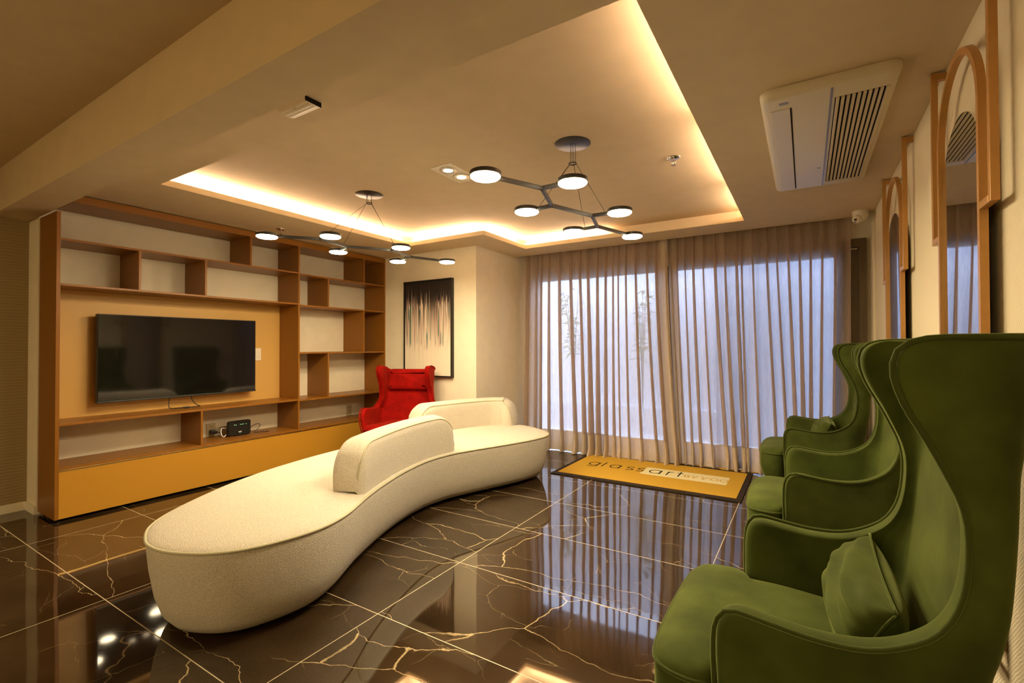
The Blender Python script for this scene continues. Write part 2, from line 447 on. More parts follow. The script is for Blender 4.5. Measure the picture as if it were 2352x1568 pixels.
TX0, TX1, TY0, TY1, NX, NY = -3.65, -0.445, 1.44, 4.55, -2.65, 3.755
bs = [(XB, XR, 1.10, TY0, ZS, ZS + .042), (XB, TX0, TY0, NY, ZS, ZS + .042), (XB, NX, NY, TY1, ZS, ZS + .042),
      (XB, XR, TY1, 4.925, ZS, ZS + .042), (TX1, XR, TY0, TY1, ZS, ZS + .042)]
so = boxes('ceiling', bs, M['ceil'], kind='structure')
CV = 0.13
tr = box('ceiling_tray', (-5.1, 0.6, 1.0, 5.3, ZT, ZT + .06), M['ceil'], kind='structure')
# hidden back faces of the cove all round
cv = boxes('trim_1', [(TX0 - CV - .03, TX0 - CV, TY0 - CV, NY + CV, ZS + .042, ZT), (TX0 - CV, NX - CV, NY + CV, NY + CV + .03, ZS + .042, ZT),
                      (NX - CV - .03, NX - CV, NY + CV + .03, TY1 + CV, ZS + .042, ZT), (NX - CV, TX1 + CV, TY1 + CV, TY1 + CV + .03, ZS + .042, ZT),
                      (TX1 + CV, TX1 + CV + .03, TY0 - CV, TY1 + CV, ZS + .042, ZT), (TX0 - CV, TX1 + CV, TY0 - CV - .03, TY0 - CV, ZS + .042, ZT)],
           M['ceil'], kind='structure')
en = box('ceiling_entry', (-5.1, 0.6, -3.1, 0.91, 2.448, 2.50), M['ceil'], kind='structure')
be = box('beam', (-5.06, 0.55, 0.905, 1.10, ZB, 2.50), M['ceil'], kind='structure')
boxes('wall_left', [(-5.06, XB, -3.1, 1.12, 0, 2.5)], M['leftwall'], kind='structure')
boxes('wall_shelving', [(-5.06, XL, 1.105, 4.12, 0, 2.42)], M['wall'], kind='structure')
boxes('wall_art', [(-5.06, -3.004, 4.113, 5.3, 0, 2.42)], M['wall'], kind='structure')
WX0, WX1, WZ = -2.86, 0.275, 2.06
boxes('wall_far', [(-3.01, WX0, 5.15, 5.27, 0, 2.42), (WX1, 0.6, 5.15, 5.27, 0, 2.42), (WX0, WX1, 5.15, 5.27, WZ, 2.42)], M['wall'], kind='structure')
box('wall_right', (XR, 0.6, -3.1, 5.16, 0, 2.5), M['wallpaper'], kind='structure')
box('wall_back', (-5.06, 0.6, -3.15, -3.05, 0, 2.5), M['wall'], kind='structure')
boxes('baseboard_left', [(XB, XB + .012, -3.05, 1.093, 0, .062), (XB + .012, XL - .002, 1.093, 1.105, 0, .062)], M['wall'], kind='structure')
boxes('trim_2', [(0.468, XR, 4.80, 4.832, 0, 2.294), (0.43, 0.468, 4.80, 4.832, 2.262, 2.294)], M['offwhite'], bev=.002, kind='structure')

# sliding window behind the curtains
wn = box('window_1', (WX0, WX1, 5.17, 5.24, 0.0, 0.03), M['alu'], kind='structure')
boxes('frame', [(WX0, WX0 + .05, 5.17, 5.24, .03, WZ), (WX1 - .05, WX1, 5.17, 5.24, .03, WZ), (WX0 + .05, WX1 - .05, 5.17, 5.24, WZ - .05, WZ)], M['alu'], wn)
boxes('sash', [(-1.27, -1.20, 5.18, 5.22, .03, WZ - .05)], M['alu'], wn)
for a, b in ((WX0 + .05, -1.27), (-1.20, WX1 - .05)):
    box('pane', (a, b, 5.195, 5.203, .03, WZ - .05), M['glass'], wn)
box('trim_3', (-2.98, 0.27, 5.06, 5.15, 0.0, 0.012), M['gold'], kind='structure')   # sill strip on the floor
dr = boxes('door_1', [(0.28, 0.455, 5.10, 5.15, 2.068, 2.142), (0.402, 0.455, 5.10, 5.15, 0, 2.068)], M['doorwood'], kind='structure')
box('leaf', (0.28, 0.402, 5.125, 5.15, 0.01, 2.068), M['doorwood'], dr)
box('closer_arm', (0.30, 0.39, 5.112, 5.125, 2.050, 2.060), M['chrome'], dr)

# outside
box('ground_terrace', (-8, 6, 5.27, 9.0, -0.1, 0.0), M['outfloor'], kind='structure')
box('wall_garden', (-8, 6, 6.9, 7.1, 0, 2.7), M['outwall'], kind='structure')
box('wall_neighbour', (-0.95, 6, 6.35, 6.54, 0, 2.7), M['outgrey'], kind='structure')
box('trim_4', (-8, 6, 6.55, 6.9, 0, 0.36), M['outwall'], kind='structure')

def plant(x, y, label, seed):
    rnd = random.Random(seed)
    t = thing('garden_plant', label, 'plant', (x, y, 0.36), 0, 'plants by the garden wall')
    bs_, bl = bmesh.new(), bmesh.new()
    for s in range(5):
        a = rnd.uniform(0, 2 * pi); lean = rnd.uniform(.05, .22); h = rnd.uniform(1.3, 1.75)
        pts = [(cos(a) * lean * q ** 1.6, sin(a) * lean * q ** 1.6 * .5, h * q) for q in [i / 6 for i in range(7)]]
        add_tube(bs_, pts, [.010 - .006 * i / 6 for i in range(7)], 5)
        for k in range(16):
            q = rnd.uniform(.45, 1.0); px, py, pz = cos(a) * lean * q ** 1.6, sin(a) * lean * q ** 1.6 * .5, h * q
            b = rnd.uniform(0, 2 * pi); Ln = rnd.uniform(.12, .22); d = Vector((cos(b), sin(b) * .6, rnd.uniform(-.3, .5))).normalized()
            sd = d.cross(Vector((0, 0, 1))).normalized() * Ln * .13
            p = Vector((px, py, pz)); v = [p, p + d * Ln * .45 + sd, p + d * Ln + Vector((0, 0, -.03)), p + d * Ln * .45 - sd]
            vv = [bl.verts.new(x_) for x_ in v] + [bl.verts.new(x_ + Vector((0, 0, .002))) for x_ in v]
            bl.faces.new(vv[3::-1]); bl.faces.new(vv[4:])
            for i in range(4): bl.faces.new((vv[i], vv[(i + 1) % 4], vv[4 + (i + 1) % 4], vv[4 + i]))
    from_bm('stem', bs_, M['stem'], t, True); from_bm('foliage', bl, M['leaf'], t)
plant(-1.95, 6.62, 'leafy green plant seen through the sheer left curtain, nearer its middle', 3)
plant(-3.0, 6.62, 'leafy green plant seen through the sheer left curtain, nearer its outer edge', 5)

# ------------------------------------------------------------------ cove led strips
def led(bs_, label):
    o = boxes('led_strip', bs_, M['ledglow']); tag(o, label, 'light strip'); return o
zl0, zl1 = ZS + .043, ZS + .055
led([(TX0 - .095, TX0 - .075, TY0 + .05, NY - .02, zl0, zl1)], 'glowing light strip in the ceiling cove above the shelving')
led([(TX0 - .02, NX - .1, NY + .075, NY + .095, zl0, zl1)], 'glowing light strip in the ceiling cove facing the painting')
led([(NX - .095, NX - .075, NY + .12, TY1 - .02, zl0, zl1)], 'short glowing light strip in the cove between painting and curtain')
led([(NX - .02, -1.75, TY1 + .075, TY1 + .095, zl0, zl1)], 'glowing light strip in the ceiling cove along the curtain')
led([(TX1 + .075, TX1 + .095, 1.55, 2.55, zl0, zl1), (TX1 + .075, TX1 + .095, 2.75, 3.75, zl0, zl1), (TX1 + .075, TX1 + .095, 3.95, 4.55, zl0, zl1)],
    'glowing light strip in the ceiling cove beside the air conditioner')

# ------------------------------------------------------------------ shelving unit
sh = thing('shelving_unit', 'tall bronze laminate shelving unit with open niches on the wall of the television', 'shelving unit', (-4.55, 2.62, 0))
IO = Matrix.Translation((4.55, -2.62, 0))
def P(o, root):                          # parent while keeping world coordinates
    o.parent = root; o.matrix_parent_inverse = Matrix.Translation(-Vector(root.location)); return o
XF = -4.378
def shp(name, b, m='mdf', bev=.0012):
    return P(box(name, b, M[m], bev=bev), sh)
T = .017
shp('side_panel', (XL + .003, XF, 1.111, 1.133, .02, ZB - .002))
shp('side_panel', (XL + .003, XF, 4.118, 4.108 - .012, .02, 2.287))
shp('top_panel', (XL + .003, XF, 1.20, 4.096, 2.232, 2.287))
shp('shelf', (XL + .003, XF, 1.133, 2.941, 1.952, 1.968))
shp('shelf', (XL + .003, XF, 2.958, 4.096, 1.942, 1.958))
shp('shelf', (XL + .003, XF, 1.133, 2.941, 1.636, 1.652))
shp('shelf', (XL + .003, XF, 2.958, 4.096, 1.625, 1.641))
shp('shelf', (XL + .003, XF, 2.958, 4.096, 1.138, 1.154))
shp('shelf', (XL + .003, XF, 1.133, 2.941, .662, .679))
shp('shelf', (XL + .003, XF, 2.958, 4.096, .656, .672))
shp('divider', (XL + .003, XF, 2.941, 2.958, .373, 2.232))
for y, z0, z1 in ((1.585, 1.652, 1.952), (2.060, 1.652, 1.952), (2.449, 1.968, 2.232), (2.033, .373, .662),
                  (3.777, 1.958, 2.232), (3.290, 1.641, 1.942), (3.775, 1.154, 1.625), (3.291, .672, 1.138)):
    shp('divider', (XL + .003, XF, y, y + T, z0, z1))
shp('cabinet_top', (XL + .003, XF, 1.133, 4.096, .357, .373))
o = shp('edge_strip', (XF - .02, XF + .002, 1.133, 4.096, .3455, .3565), 'gold', .0005); o['label'] = 'thin gold metal strip'
shp('cabinet_front', (XF - .022, XF, 1.133, 4.096, .022, .345), 'mdf_base')
shp('plinth', (XL + .003, XF - .06, 1.14, 4.09, .0, .345), 'dark', 0)
o = shp('television_panel', (XL + .003, XL + .035, 1.133, 2.941, .679, 1.636), 'mdf_panel', 0)

# ------------------------------------------------------------------ television
tv = thing('television', 'large flat black television mounted in the ochre niche of the shelving', 'television', (-4.62, 2.01, .775))
def tvp(name, b, m, bev=.0): return P(box(name, b, M[m], bev=bev), tv)
tvp('casing', (-4.640, -4.598, 1.402, 2.628, .777, 1.465), 'blackplastic', .004)
tvp('screen', (-4.600, -4.594, 1.408, 2.622, .795, 1.459), 'screen', .0)
tvp('stand_rail', (-4.606, -4.590, 1.402, 2.628, .777, .789), 'blackplastic', .002)
tvp('wall_bracket', (-4.698, -4.641, 1.70, 2.32, 1.00, 1.30), 'black', .004)
P(tube('cable', catmull([(-4.62, 1.90, .80), (-4.615, 1.89, .72), (-4.60, 1.90, .687), (-4.57, 1.98, .686), (-4.55, 2.05, .687), (-4.56, 2.11, .688),
                         (-4.60, 2.10, .70), (-4.61, 2.07, .74), (-4.62, 2.06, .80)], 6, False), .0035, M['blackplastic'], n=6), tv)
tvp('plug', (-4.585, -4.565, 1.985, 2.03, .6802, .693), 'blackplastic', .003)

# switch plate and sockets
def wall_plate(name, x, y0, y1, z0, z1, label, cat, dark):
    t = thing(name, label, cat, (x, (y0 + y1) / 2, z0))
    P(box('cover_plate', (x, x + .008, y0, y1, z0, z1), M['plate' if dark else 'offwhite'], bev=.002), t)
    if cat == 'socket':
        for k in range(3):
            zc = z0 + (z1 - z0) * (k + 1) / 4
            bm = bmesh.new()
            for q in range(3): add_lathe(bm, [(.0028, 0), (.0028, .0012)], (0, 0, 0), 8)
            bm.free()
            P(boxes('pin_hole', [(x + .008, x + .009, (y0 + y1) / 2 + d - .0025, (y0 + y1) / 2 + d + .0025, zc - .003, zc + .003) for d in (-.009, 0, .009)], M['dark']), t)
    else:
        P(box('rocker', (x + .008, x + .011, y0 + .012, y1 - .012, z0 + .03, z1 - .03), M['offwhite'], bev=.002), t)
    return t
wall_plate('switch_plate', XL + .0355, 2.665, 2.738, 1.072, 1.196, 'pale switch plate beside the television on the ochre panel', 'switch', False)
wall_plate('wall_socket', XL + .001, 2.242, 2.322, .376, .496, 'beige wall socket behind the black router plug', 'socket', True)
wall_plate('wall_socket', XL + .001, 3.820, 3.893, .376, .503, 'beige wall socket in the low niche beside the red armchair', 'socket', True)

rt = thing('router', 'small black wireless router on the low shelf under the television', 'router', (-4.56, 2.45, .3735))
bm = bmesh.new()
add_profile_solid(bm, round_rect(2.352, 2.558, .3765, .513, .018, 6), [(.006, -4.592), (0, -4.586), (0, -4.556), (.006, -4.550)])
for v in bm.verts: v.co = Vector((v.co.z, v.co.x, v.co.y))
P(from_bm('casing', bm, M['blackplastic'], None, True), rt); sharp(rt.children[0])
P(boxes('foot', [(-4.595, -4.545, 2.40, 2.52, .3735, .3775)], M['blackplastic']), rt)
for k in (0, 1, 4, 5, 6, 8): P(box('indicator', (-4.5500, -4.5492, 2.402 + k * .0135, 2.406 + k * .0135, .476, .4785), M['ledgreen']), rt)
bm = bmesh.new()
for cy, cz, r in ((2.447, .4105, .0062), (2.463, .412, .0062), (2.455, .4085, .005), (2.450, .402, .003), (2.460, .402, .003)):
    add_lathe(bm, [(r, 0), (r, .0006)], (0, 0, 0), 10)
    for v in bm.verts:
        if not v.tag: v.co = Vector((-4.5499 + v.co.z, cy + v.co.x * 1.2, cz + v.co.y * .7)); v.tag = True
P(from_bm('emblem', bm, M['whiteink']), rt)
P(tube('cable', catmull([(-4.59, 2.56, .41), (-4.60, 2.60, .44), (-4.59, 2.645, .455), (-4.58, 2.665, .44), (-4.58, 2.64, .405), (-4.57, 2.60, .379), (-4.55, 2.66, .378), (-4.52, 2.72, .378)], 6, False), .003, M['blackplastic'], n=6), rt)
P(tube('power_cable', catmull([(-4.60, 2.352, .39), (-4.58, 2.325, .379), (-4.56, 2.30, .39), (-4.57, 2.292, .425), (-4.59, 2.31, .455), (-4.60, 2.35, .45)], 6, False), .004, M['whiteink'], n=6), rt)
ad = thing('power_adapter', 'black power adapter plugged into the socket left of the router', 'adapter', (-4.70, 2.30, .42))
P(box('body', (-4.722, -4.665, 2.262, 2.312, .402, .432), M['blackplastic'], bev=.005), ad)
P(tube('cable', catmull([(-4.668, 2.312, .415), (-4.65, 2.335, .40), (-4.64, 2.33, .382), (-4.63, 2.36, .378), (-4.61, 2.39, .378)], 6, False), .003, M['blackplastic'], n=6), ad)

# ------------------------------------------------------------------ painting
pt = thing('painting', 'tall abstract painting of black paint dripping into cream, in a black frame', 'painting', (-3.665, 4.11, .865))
AX0, AX1, AZ0, AZ1, AY = -4.028, -3.306, .866, 1.968, 4.068
P(boxes('frame', [(AX0, AX0 + .014, AY, 4.112, AZ0, AZ1), (AX1 - .014, AX1, AY, 4.112, AZ0, AZ1),
                  (AX0 + .014, AX1 - .014, AY, 4.112, AZ0, AZ0 + .014), (AX0 + .014, AX1 - .014, AY, 4.112, AZ1 - .014, AZ1)], M['black']), pt)
cnv = box('canvas', (0, AX1 - AX0 - .034, 0, .02, 0, AZ1 - AZ0 - .034), M['canvas'])
cnv.location = (AX0 + .017 - pt.location.x, AY + .008 - pt.location.y, .017); cnv.parent = pt

# ------------------------------------------------------------------ sofa
sf = thing('sofa', 'long curved cream sofa with two low backrests in the middle of the room', 'sofa', (-2.5, 2.5, 0))
near = [(-2.35, .88), (-2.25, .865), (-2.16, .875), (-2.07, .91), (-1.99, .96), (-1.92, 1.04), (-1.87, 1.16), (-1.845, 1.30), (-1.855, 1.42), (-1.90, 1.55), (-1.965, 1.67),
        (-2.03, 1.79), (-2.125, 2.0), (-2.22, 2.26), (-2.285, 2.55), (-2.28, 2.78), (-2.235, 2.96), (-2.155, 3.18), (-2.07, 3.42), (-2.015, 3.63), (-2.0, 3.80),
        (-2.04, 3.93), (-2.14, 4.03), (-2.27, 4.11), (-2.42, 4.17)]
far = [(-2.62, 4.16), (-2.82, 4.02), (-2.97, 3.74), (-3.07, 3.35), (-3.12, 2.95), (-3.12, 2.55), (-3.09, 2.21), (-3.02, 1.86), (-2.94, 1.62), (-2.84, 1.40), (-2.67, 1.12), (-2.52, .96)]
so_out = [tuple(p) for p in resample(catmull(near + far, 5), 260, True)]
bm = bmesh.new()
add_profile_solid(bm, so_out, [(.115, .025), (.085, .035), (.055, .075), (.028, .16), (.010, .27), (.002, .35), (0, .388), (.002, .396), (.010, .402), (.03, .410), (.07, .417), (.13, .424), (.20, .428)])
sb = P(from_bm('seat_base', bm, M['sofa'], None, True), sf); sharp(sb, 75)
P(tube('piping', [(p[0], p[1], .394) for p in so_out], .0065, M['sofapipe'], n=8, closed=True), sf)
bm = bmesh.new(); add_profile_solid(bm, so_out, [(.20, 0), (.20, .03)])
P(from_bm('plinth', bm, M['dark']), sf)

def backrest(line, offs, wid, label, face):
    """line: seat edge points in order; offs: offset from it to the near face; wid thick"""
    Pn = resample(line, 61); st = []
    for i, p in enumerate(Pn):
        t = (Pn[min(i + 1, 60)] - Pn[max(i - 1, 0)]).normalized(); st.append((p, Vector((-t.y, t.x))))
    Ltot = sum((Pn[i + 1] - Pn[i]).length for i in range(60))
    H, R, Z0 = .292, .155, .397
    bm = bmesh.new(); rings = []; pipe = [[], []]; d = 0
    for i, (p, nn) in enumerate(st):
        if i: d += (Pn[i] - Pn[i - 1]).length
        e = min(d, Ltot - d)
        k = min(1.0, e / R); h = H - R + R * sqrt(max(0, 1 - (1 - k) ** 2))
        sq = .012 * (1 - min(1, e / .03)) ** 2                  # soft vertical corner at the ends
        a0, a1 = offs + sq, offs + wid - sq
        rr = min(.06, (a1 - a0) / 2 - .005)
        prof = [(a0, 0), (a0 - .004, h * .5)]
        for q in range(0, 9):
            an = pi * q / 8
            cx = a0 + rr if q < 4 else a1 - rr
            if q == 4: prof.append(((a0 + a1) / 2, h + .004)); continue
            prof.append((cx - rr * cos(an) if q < 4 else cx - rr * cos(an), h - rr + rr * sin(an)))
        prof += [(a1 + .004, h * .5), (a1, 0)]
        rings.append([bm.verts.new((p.x + nn.x * a, p.y + nn.y * a, Z0 + z)) for a, z in prof])
        for s, a in ((0, a0 + rr * .22), (1, a1 - rr * .22)):
            pipe[s].append((p.x + nn.x * a, p.y + nn.y * a, Z0 + h - rr + rr * .66))
    for a, b in zip(rings, rings[1:]):
        for k in range(len(a) - 1): bm.faces.new((a[k], a[k + 1], b[k + 1], b[k]))
    # domed ends
    for rg, sgn in ((rings[0], -1), (rings[-1], 1)):
        c = sum((v.co for v in rg), Vector()) / len(rg)
        tdir = (Pn[-1] - Pn[-2]).normalized() if sgn > 0 else (Pn[0] - Pn[1]).normalized()
        ring2 = [bm.verts.new(v.co.lerp(c, .35) + Vector((tdir.x, tdir.y, 0)) * .012) for v in rg]
        for k in range(len(rg) - 1): bm.faces.new((rg[k], rg[k + 1], ring2[k + 1], ring2[k]))
        bm.faces.new(ring2)
    o = P(from_bm('backrest', bm, M['sofa'], None, True), sf); sharp(o, 70)
    if label: o['label'] = label
    pp = pipe[face]
    q = [(pp[0][0], pp[0][1], Z0 + .005)] + pp + [(pp[-1][0], pp[-1][1], Z0 + .005)]
    w = tube('piping', q, .0055, M['sofapipe'], n=8); w.parent = o; w.matrix_parent_inverse = o.matrix_parent_inverse.copy() @ Matrix.Identity(4)
    w.matrix_parent_inverse = Matrix.Identity(4)
    return o
nl = [p for p in catmull(near, 8, False) if 1.75 < p[1] < 2.87]
backrest(nl, .018, .175, 'backrest standing on the near edge of the seat', 0)
fl2 = [p for p in catmull(far, 8, False) if 3.12 < p[1] < 4.155]
backrest([(-2.50, 4.165)] + fl2, .02, .20, 'backrest standing on the far edge of the seat', 1)

# ------------------------------------------------------------------ wing chairs
def lerp(a, b, t): return a + (b - a) * t
def interp(tab, z):
    if z <= tab[0][0]: return tab[0][1]
    for (a, x), (b, y) in zip(tab, tab[1:]):
        if z <= b: return lerp(x, y, (z - a) / (b - a))
    return tab[-1][1]

def shell_mesh(outline, back, width, nb, na, corner, top_drop, ctrl):
    """outline: side edge (u, z) from the arm's foot to the top of the wing; back: u of the back by z; width: half width by z"""
    O = resample(outline, nb)
    zb0 = O[0][1]; zt = O[-1][1]
    tab = [(0, zb0)]                       # where along the side edge a row starts from which height at the back
    for u_, z_, zc_ in ctrl:
        tab.append((min(range(nb), key=lambda i: (O[i] - Vector((u_, z_))).length), zc_))
    tab.append((nb - 1, zt - top_drop))
    rows = []
    for i, q in enumerate(O):
        uo, zo = q
        zc = interp(tab, i)
        row = []
        w = interp(width, zo); uc = interp(back, zc)
        uc = min(uc, uo - .02)
        r = min(corner, (uo - uc) * .85)
        seg = [w - r, r * pi / 2, max(0.0, (uo - uc) - r)]
        Lt = sum(seg)
        # equal share of columns keeps the flow even from row to row
        for k in range(na + 1):
            t = k / na
            if t <= .36: f = t / .36; y = f * seg[0]; u = uc; fs = 0
            elif t <= .60:
                a = (t - .36) / .24 * pi / 2; y = w - r + r * sin(a); u = uc + r * (1 - cos(a)); fs = .25 * (t - .36) / .24 * (r / max(.001, uo - uc))
            else:
                f = (t - .60) / .40; y = w; u = uc + r + f * seg[2]; fs = 0
            sfrac = max(0, (u - uc) / max(.001, uo - uc))
            z = lerp(zc, zo, sfrac ** 1.3)
            row.append((u, y, z))
        rows.append(row)
    full = []
    for row in rows:
        full.append([(u, -y, z) for u, y, z in reversed(row[1:])] + row)
    return full

def wing_chair(name, label, cat, group, loc, rz, m, mp, outline, back, width, seat, ctrl, corner=.10, top_drop=.0, th=.055, head=None, legs=True):
    t = thing(name, label, cat, loc, rz, group)
    G = shell_mesh(outline, back, width, 56, 20, corner, top_drop, ctrl)
    bm = bmesh.new()
    V = [[bm.verts.new(p) for p in row] for row in G]
    for a, b in zip(V, V[1:]):
        for k in range(len(a) - 1): bm.faces.new((a[k], a[k + 1], b[k + 1], b[k]))
    bmesh.ops.recalc_face_normals(bm, faces=bm.faces[:])
    # outward is away from the seat
    f = bm.faces[len(bm.faces) // 2]; f.normal_update()
    bm.faces.ensure_lookup_table()
    s = sum(ff.normal.dot(ff.calc_center_median() - Vector((0.1, 0, ff.calc_center_median().z))) for ff in bm.faces)
    if s < 0: bmesh.ops.reverse_faces(bm, faces=bm.faces[:])
    shell = from_bm('shell', bm, m, t, True, recalc=False)
    md = shell.modifiers.new('thick', 'SOLIDIFY'); md.thickness = th; md.offset = -1; md.use_even_offset = False
    sb_ = shell.modifiers.new('soft', 'SUBSURF'); sb_.levels = 1; sb_.render_levels = 2
    # piping along the outer edge
    edge = [row[-1] for row in G]; top = list(reversed(G[-1])); 
    loop = edge + top[1:-1] + list(reversed([row[0] for row in G]))
    pipe = tube('piping', [(u, y * 1.004, z) for u, y, z in loop], .0055, mp, t, 7)
    # seat
    so_, prof = seat
    bm = bmesh.new(); add_profile_solid(bm, so_, prof, .32)
    st = from_bm('seat', bm, m, t, True); sharp(st, 70)
    zp = [z for i_, z in prof if i_ <= .001][-1]
    sp = tube('piping', [(p[0], p[1], zp) for p in so_], .0055, mp, st, 7, True)
    if head:
        bm = bmesh.new(); add_profile_solid(bm, round_rect(-head[0], head[0], head[1], head[2], .035, 5), [(.02, 0), (.004, .012), (0, .03), (.004, .05), (.02, .062), (.05, .068)])
        for v in bm.verts:
            y, z, d = v.co.x, v.co.y, v.co.z
            v.co = Vector((interp(back, z) + th - .012 + d, y, z))
        hd = from_bm('head_cushion', bm, m, t, True); sharp(hd, 70)
    if legs:
        for sx_ in (1, -1):
            for sy in (1, -1):
                x0, y0 = (.29, .21) if sx_ > 0 else (-.14, .20)
                bm = bmesh.new()
                add_tube(bm, [(x0 + .03 * sx_, sy * (y0 + .02), 0), (x0, sy * y0, .215)], [.014, .023], 14)
                from_bm('leg', bm, M['redwood'], t, True)
    return t

OUT = [(.20, .20), (.228, .30), (.236, .42), (.236, .53), (.230, .575), (.215, .603), (.19, .613), (.13, .606), (.04, .597), (-.045, .604), (-.115, .635), (-.160, .675), (-.188, .74), (-.198, .83),
       (-.192, .90), (-.170, .96), (-.140, 1.026), (-.112, 1.08), (-.095, 1.13), (-.092, 1.165), (-.102, 1.195), (-.128, 1.212), (-.17, 1.217)]
OUTL = catmull(OUT, 5, False)
BACK = [(.20, -.17), (.35, -.205), (.55, -.245), (.70, -.268), (.90, -.285), (1.22, -.325)]
WID = [(.20, .275), (.35, .318), (.50, .340), (.61, .349), (.72, .346), (.85, .340), (1.0, .340), (1.22, .342)]
# T-shaped seat: full width in front of the arms, narrower between them
seat_pts = [(-.19, .21), (.10, .262), (.225, .262), (.245, .30), (.27, .322), (.325, .322), (.372, .300), (.394, .25), (.402, .17), (.406, .0)]
seat_full = catmull(seat_pts, 5, False)
seat_full = seat_full + [(x, -y) for x, y in reversed(seat_full)][1:]
seat_full = [tuple(p) for p in resample(seat_full, 110, True)]
SEATP = [(.10, .185), (.06, .192), (.03, .215), (.008, .26), (.0, .31), (0, .408), (.004, .418), (.014, .428), (.035, .438), (.07, .446), (.11, .450)]
CTRL = [(.215, .603, .43), (.04, .597, .485), (-.045, .604, .52), (-.115, .635, .565), (-.16, .675, .61), (-.198, .83, .80), (-.17, .96, .95)]
gx = .05
chair_labels = ['green velvet wing armchair nearest the camera, filling the lower corner beside the wall',
                'green velvet wing armchair standing between the other two green armchairs',
                'green velvet wing armchair nearest the curtain, half hidden by the others']
for (x, y, rz), lb in zip(((gx, 1.51, pi), (gx + .085, 2.90, pi + .02), (gx + .045, 4.30, pi)), chair_labels):
    wing_chair('wing_armchair', lb, 'armchair', 'green wing armchairs along the mirror wall', (x, y, 0), rz, M['green'], M['greenpipe'], OUTL, BACK, WID, (seat_full, SEATP), CTRL)

def pillow(label, loc, rot, w, h, dth, seed):
    t = thing('lumbar_cushion', label, 'cushion', loc)
    t.rotation_euler = rot
    rnd = random.Random(seed); n = 28
    bm = bmesh.new(); grid = {}
    for s in (1, -1):
        for i in range(n + 1):
            for j in range(n + 1):
                a, b = 2 * i / n - 1, 2 * j / n - 1
                edge = i in (0, n) or j in (0, n)
                if s < 0 and edge: grid[s, i, j] = grid[1, i, j]; continue
                pin = 1 - .10 * (1 - abs(a) ** 2) * abs(b) ** 6 * 1.0 - .0
                pin2 = 1 - .12 * (1 - abs(b) ** 2) * abs(a) ** 6
                q = max(0, (1 - abs(a) ** 3) * (1 - abs(b) ** 2.6)) ** .55
                wr = .010 * sin(9 * b + 5 * a + 1.3) * (1 - a * a) + .007 * sin(17 * b - 4 * a * a) * a
                grid[s, i, j] = bm.verts.new((s * (dth * q + (wr * q if s > 0 else 0)), a * w * pin2, b * h * pin))
        for i in range(n):
            for j in range(n):
                bm.faces.new([grid[s, i, j], grid[s, i + 1, j], grid[s, i + 1, j + 1], grid[s, i, j + 1]])
    o = from_bm('cover', bm, M['green'], t, True)
    sbm = o.modifiers.new('soft', 'SUBSURF'); sbm.levels = 1; sbm.render_levels = 1
    loop = [(0, a * w * (1 - .12 * (1 - b * b) * abs(a) ** 6), b * h * (1 - .10 * (1 - a * a) * abs(b) ** 6)) for a, b in
            [(-1 + 2 * k / 20, -1) for k in range(20)] + [(1, -1 + 2 * k / 20) for k in range(20)] + [(1 - 2 * k / 20, 1) for k in range(20)] + [(-1, 1 - 2 * k / 20) for k in range(20)]]
    tube('seam', loop, .0030, M['greenpipe'], t, 6, True)
    return t
pillow('plump wrinkled green cushion on the seat of the nearest green armchair', (.118, 1.51, .560), (0, radians(-155), 0), .250, .092, .074, 1)
pillow('green cushion just showing over the arm of the armchair by the curtain', (.112, 4.30, .562), (0, radians(-155), 0), .235, .094, .072, 2)

ROUT = catmull([(.20, .17), (.25, .26), (.275, .38), (.27, .49), (.245, .545), (.20, .572), (.13, .568), (.04, .555), (-.04, .552), (-.10, .565), (-.125, .61), (-.120, .68), (-.095, .76),
        (-.055, .84), (-.020, .91), (-.010, .95), (-.022, .985), (-.06, 1.003), (-.12, 1.0), (-.2, .985)], 5, False)
RBACK = [(.17, -.15), (.35, -.20), (.55, -.24), (.80, -.275), (1.02, -.31)]
RWID = [(.17, .26), (.35, .32), (.50, .348), (.57, .350), (.65, .305), (.80, .288), (1.0, .292)]
wing_chair('wing_armchair', 'red velvet wing armchair between the shelving and the cream sofa', 'armchair', None, (-3.645, 3.655, 0), radians(-67), M['red'], M['red'],
           ROUT, RBACK, RWID, ([(p[0] * .92 - .01, p[1] * .92) for p in seat_full], [(a, z - .03) for a, z in SEATP]), [(.20, .572, .40), (.04, .555, .45), (-.04, .552, .485), (-.10, .565, .52), (-.125, .61, .57), (-.120, .68, .66), (-.055, .84, .81)], corner=.09, top_drop=.045, th=.05, head=(.235, .735, .962))

